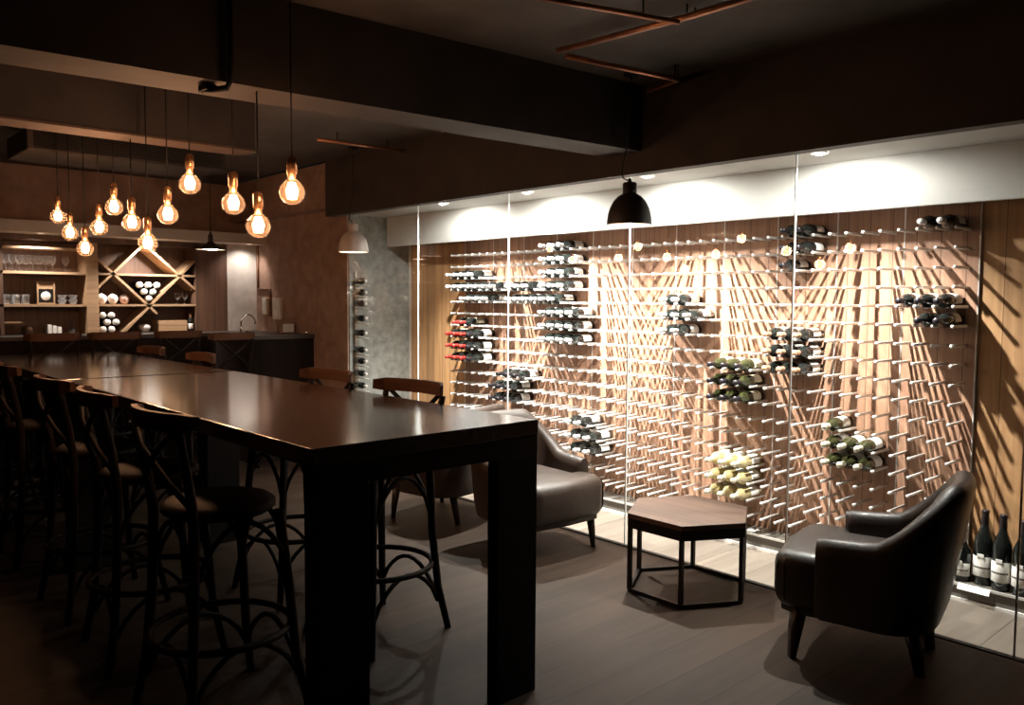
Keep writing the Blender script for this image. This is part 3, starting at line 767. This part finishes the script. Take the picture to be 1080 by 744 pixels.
# ceiling pipes, conduit, duct, air conditioner
def pipe(name, pts, r, lb, m='copper', g='copper ceiling pipes'):
    o = MB().tube(pts, r*.85, 10).build(name, M[m]); tag(o, lb, 'pipe', g)
    for q in (0, -1):
        a, b = Vector(pts[0]), Vector(pts[-1]); p = a.lerp(b, .22 if q == 0 else .80) if len(pts) == 2 else Vector(pts[1 if q == 0 else -2])
        MB().tube([(p.x, p.y, p.z), (p.x, p.y, 2.692)], .004, 6).build('hanger', M['dark_metal'], o)
    return o
pipe('copper_pipe', [(-1.6, 2.775, 2.64), (-2.02, 2.785, 2.64), (-2.69, 2.73, 2.64)], .014, 'straight copper pipe under the dark ceiling running out of the picture top')
pipe('copper_pipe', [(-1.6, 2.83, 2.655), (-2.02, 2.84, 2.655), (-2.69, 2.79, 2.655)], .010, 'thinner copper pipe running close beside the straight one')
pipe('copper_pipe', [(-2.665, 2.76, 2.617), (-2.56, 3.44, 2.617), (-2.565, 3.47, 2.617), (-2.80, 3.53, 2.617)], .014, 'bent copper pipe ending near the corner of the two beams')
pipe('copper_pipe', [(-2.30, 1.95, 2.617), (-2.04, 2.76, 2.617)], .012, 'short copper pipe slanting in from the picture top')
pipe('copper_pipe', [(-5.25, 2.93, 2.62), (-5.19, 3.62, 2.62)], .014, 'short copper pipe under the ceiling behind the cross beam')
pipe('copper_pipe', [(-4.9, .3, 2.62), (-4.95, .94, 2.62), (-5.0, 1.18, 2.62), (-4.95, 1.27, 2.62), (-4.8, 1.32, 2.62)], .016, 'glowing copper pipe with a bend near the left picture edge')
o = MB().span((0, 0, 0), (.30, .10, .05), .004).build('pipe_bracket', M['black'], None, (-5.15, 1.30, 2.637)); tag(o, 'dark pipe bracket on the ceiling by the bent glowing pipe', 'bracket')
t = thing('cable_conduit', 'black conduit running down the cross beam with a hooked end', 'pipe', (-3.095, 1.36, 0))
MB().tube([(0, 0, 2.69), (0, 0, 2.335), (-.01, -.01, 2.305), (-.06, -.05, 2.30), (-.12, -.06, 2.305)], .012, 8).build('tube', M['black'], t)
MB().box((-.10, -.05, 2.313), (.07, .05, .026), .006).build('end_box', M['black'], t)
t = thing('ventilation_duct', 'long dark duct hung across the ceiling behind the cross beam', 'duct', (-4.66, .3, 2.36))
MB().span((-.09, -1.85, 0), (.09, 1.85, .28), .004).build('body', M['beam'], t)
MB().span((-.10, -1.85, -.012), (.10, 1.85, 0)).build('flange', M['flange'], t)
for y in (-1.2, 0, 1.2): MB().span((-.012, y-.012, .28), (.012, y+.012, .33)).build('hanger', M['black'], t)
t = thing('air_conditioner', 'dark boxy air conditioner hung below the ceiling over the far table', 'air conditioner', (-6.55, 2.02, 2.48))
MB().span((-.30, -.68, 0), (.30, .68, .15), .01).build('case', M['beam'], t)
gr = MB()
for k in range(9): gr.span((.300, -.64, .02+.014*k), (.305, .64, .026+.014*k))
gr.build('grille', M['black'], t)
for sx in (-1, 1):
    for sy in (-1, 1): MB().span((sx*.24-.006, sy*.6-.006, .15), (sx*.24+.006, sy*.6+.006, .21)).build('hanger', M['black'], t)

# ------------------------------------------------------------------ world, camera, view
w = bpy.data.worlds.new('dark_room'); S.world = w; w.use_nodes = True
w.node_tree.nodes['Background'].inputs[0].default_value = (1.0, .8, .65, 1); w.node_tree.nodes['Background'].inputs[1].default_value = .004
cd = bpy.data.cameras.new('camera'); cam = bpy.data.objects.new('camera', cd); C.objects.link(cam)
R = Matrix(((0.6744030842732875, -0.05151690227087613, 0.7365639746166588), (0.7383338184644558, 0.03812603670239477, -0.6733569468246866), (0.006606998893086417, 0.9979440936774869, 0.06374898791232776)))
cam.matrix_world = Matrix.Translation((0, 0, 1.5)) @ R.to_4x4()
cd.sensor_width = 36; cd.sensor_fit = 'HORIZONTAL'; cd.lens = 36*865/1080; cd.clip_start = .05; cd.clip_end = 60
S.camera = cam
S.view_settings.view_transform = 'Standard'; S.view_settings.look = 'None'; S.view_settings.gamma = 1; S.view_settings.use_curve_mapping = False
S.view_settings.exposure = 0
cy = S.cycles
cy.use_denoising = True; cy.max_bounces = 8; cy.diffuse_bounces = 4; cy.glossy_bounces = 4; cy.transparent_max_bounces = 24
cy.sample_clamp_indirect = 60; cy.caustics_reflective = False; cy.caustics_refractive = False; cy.blur_glossy = .5
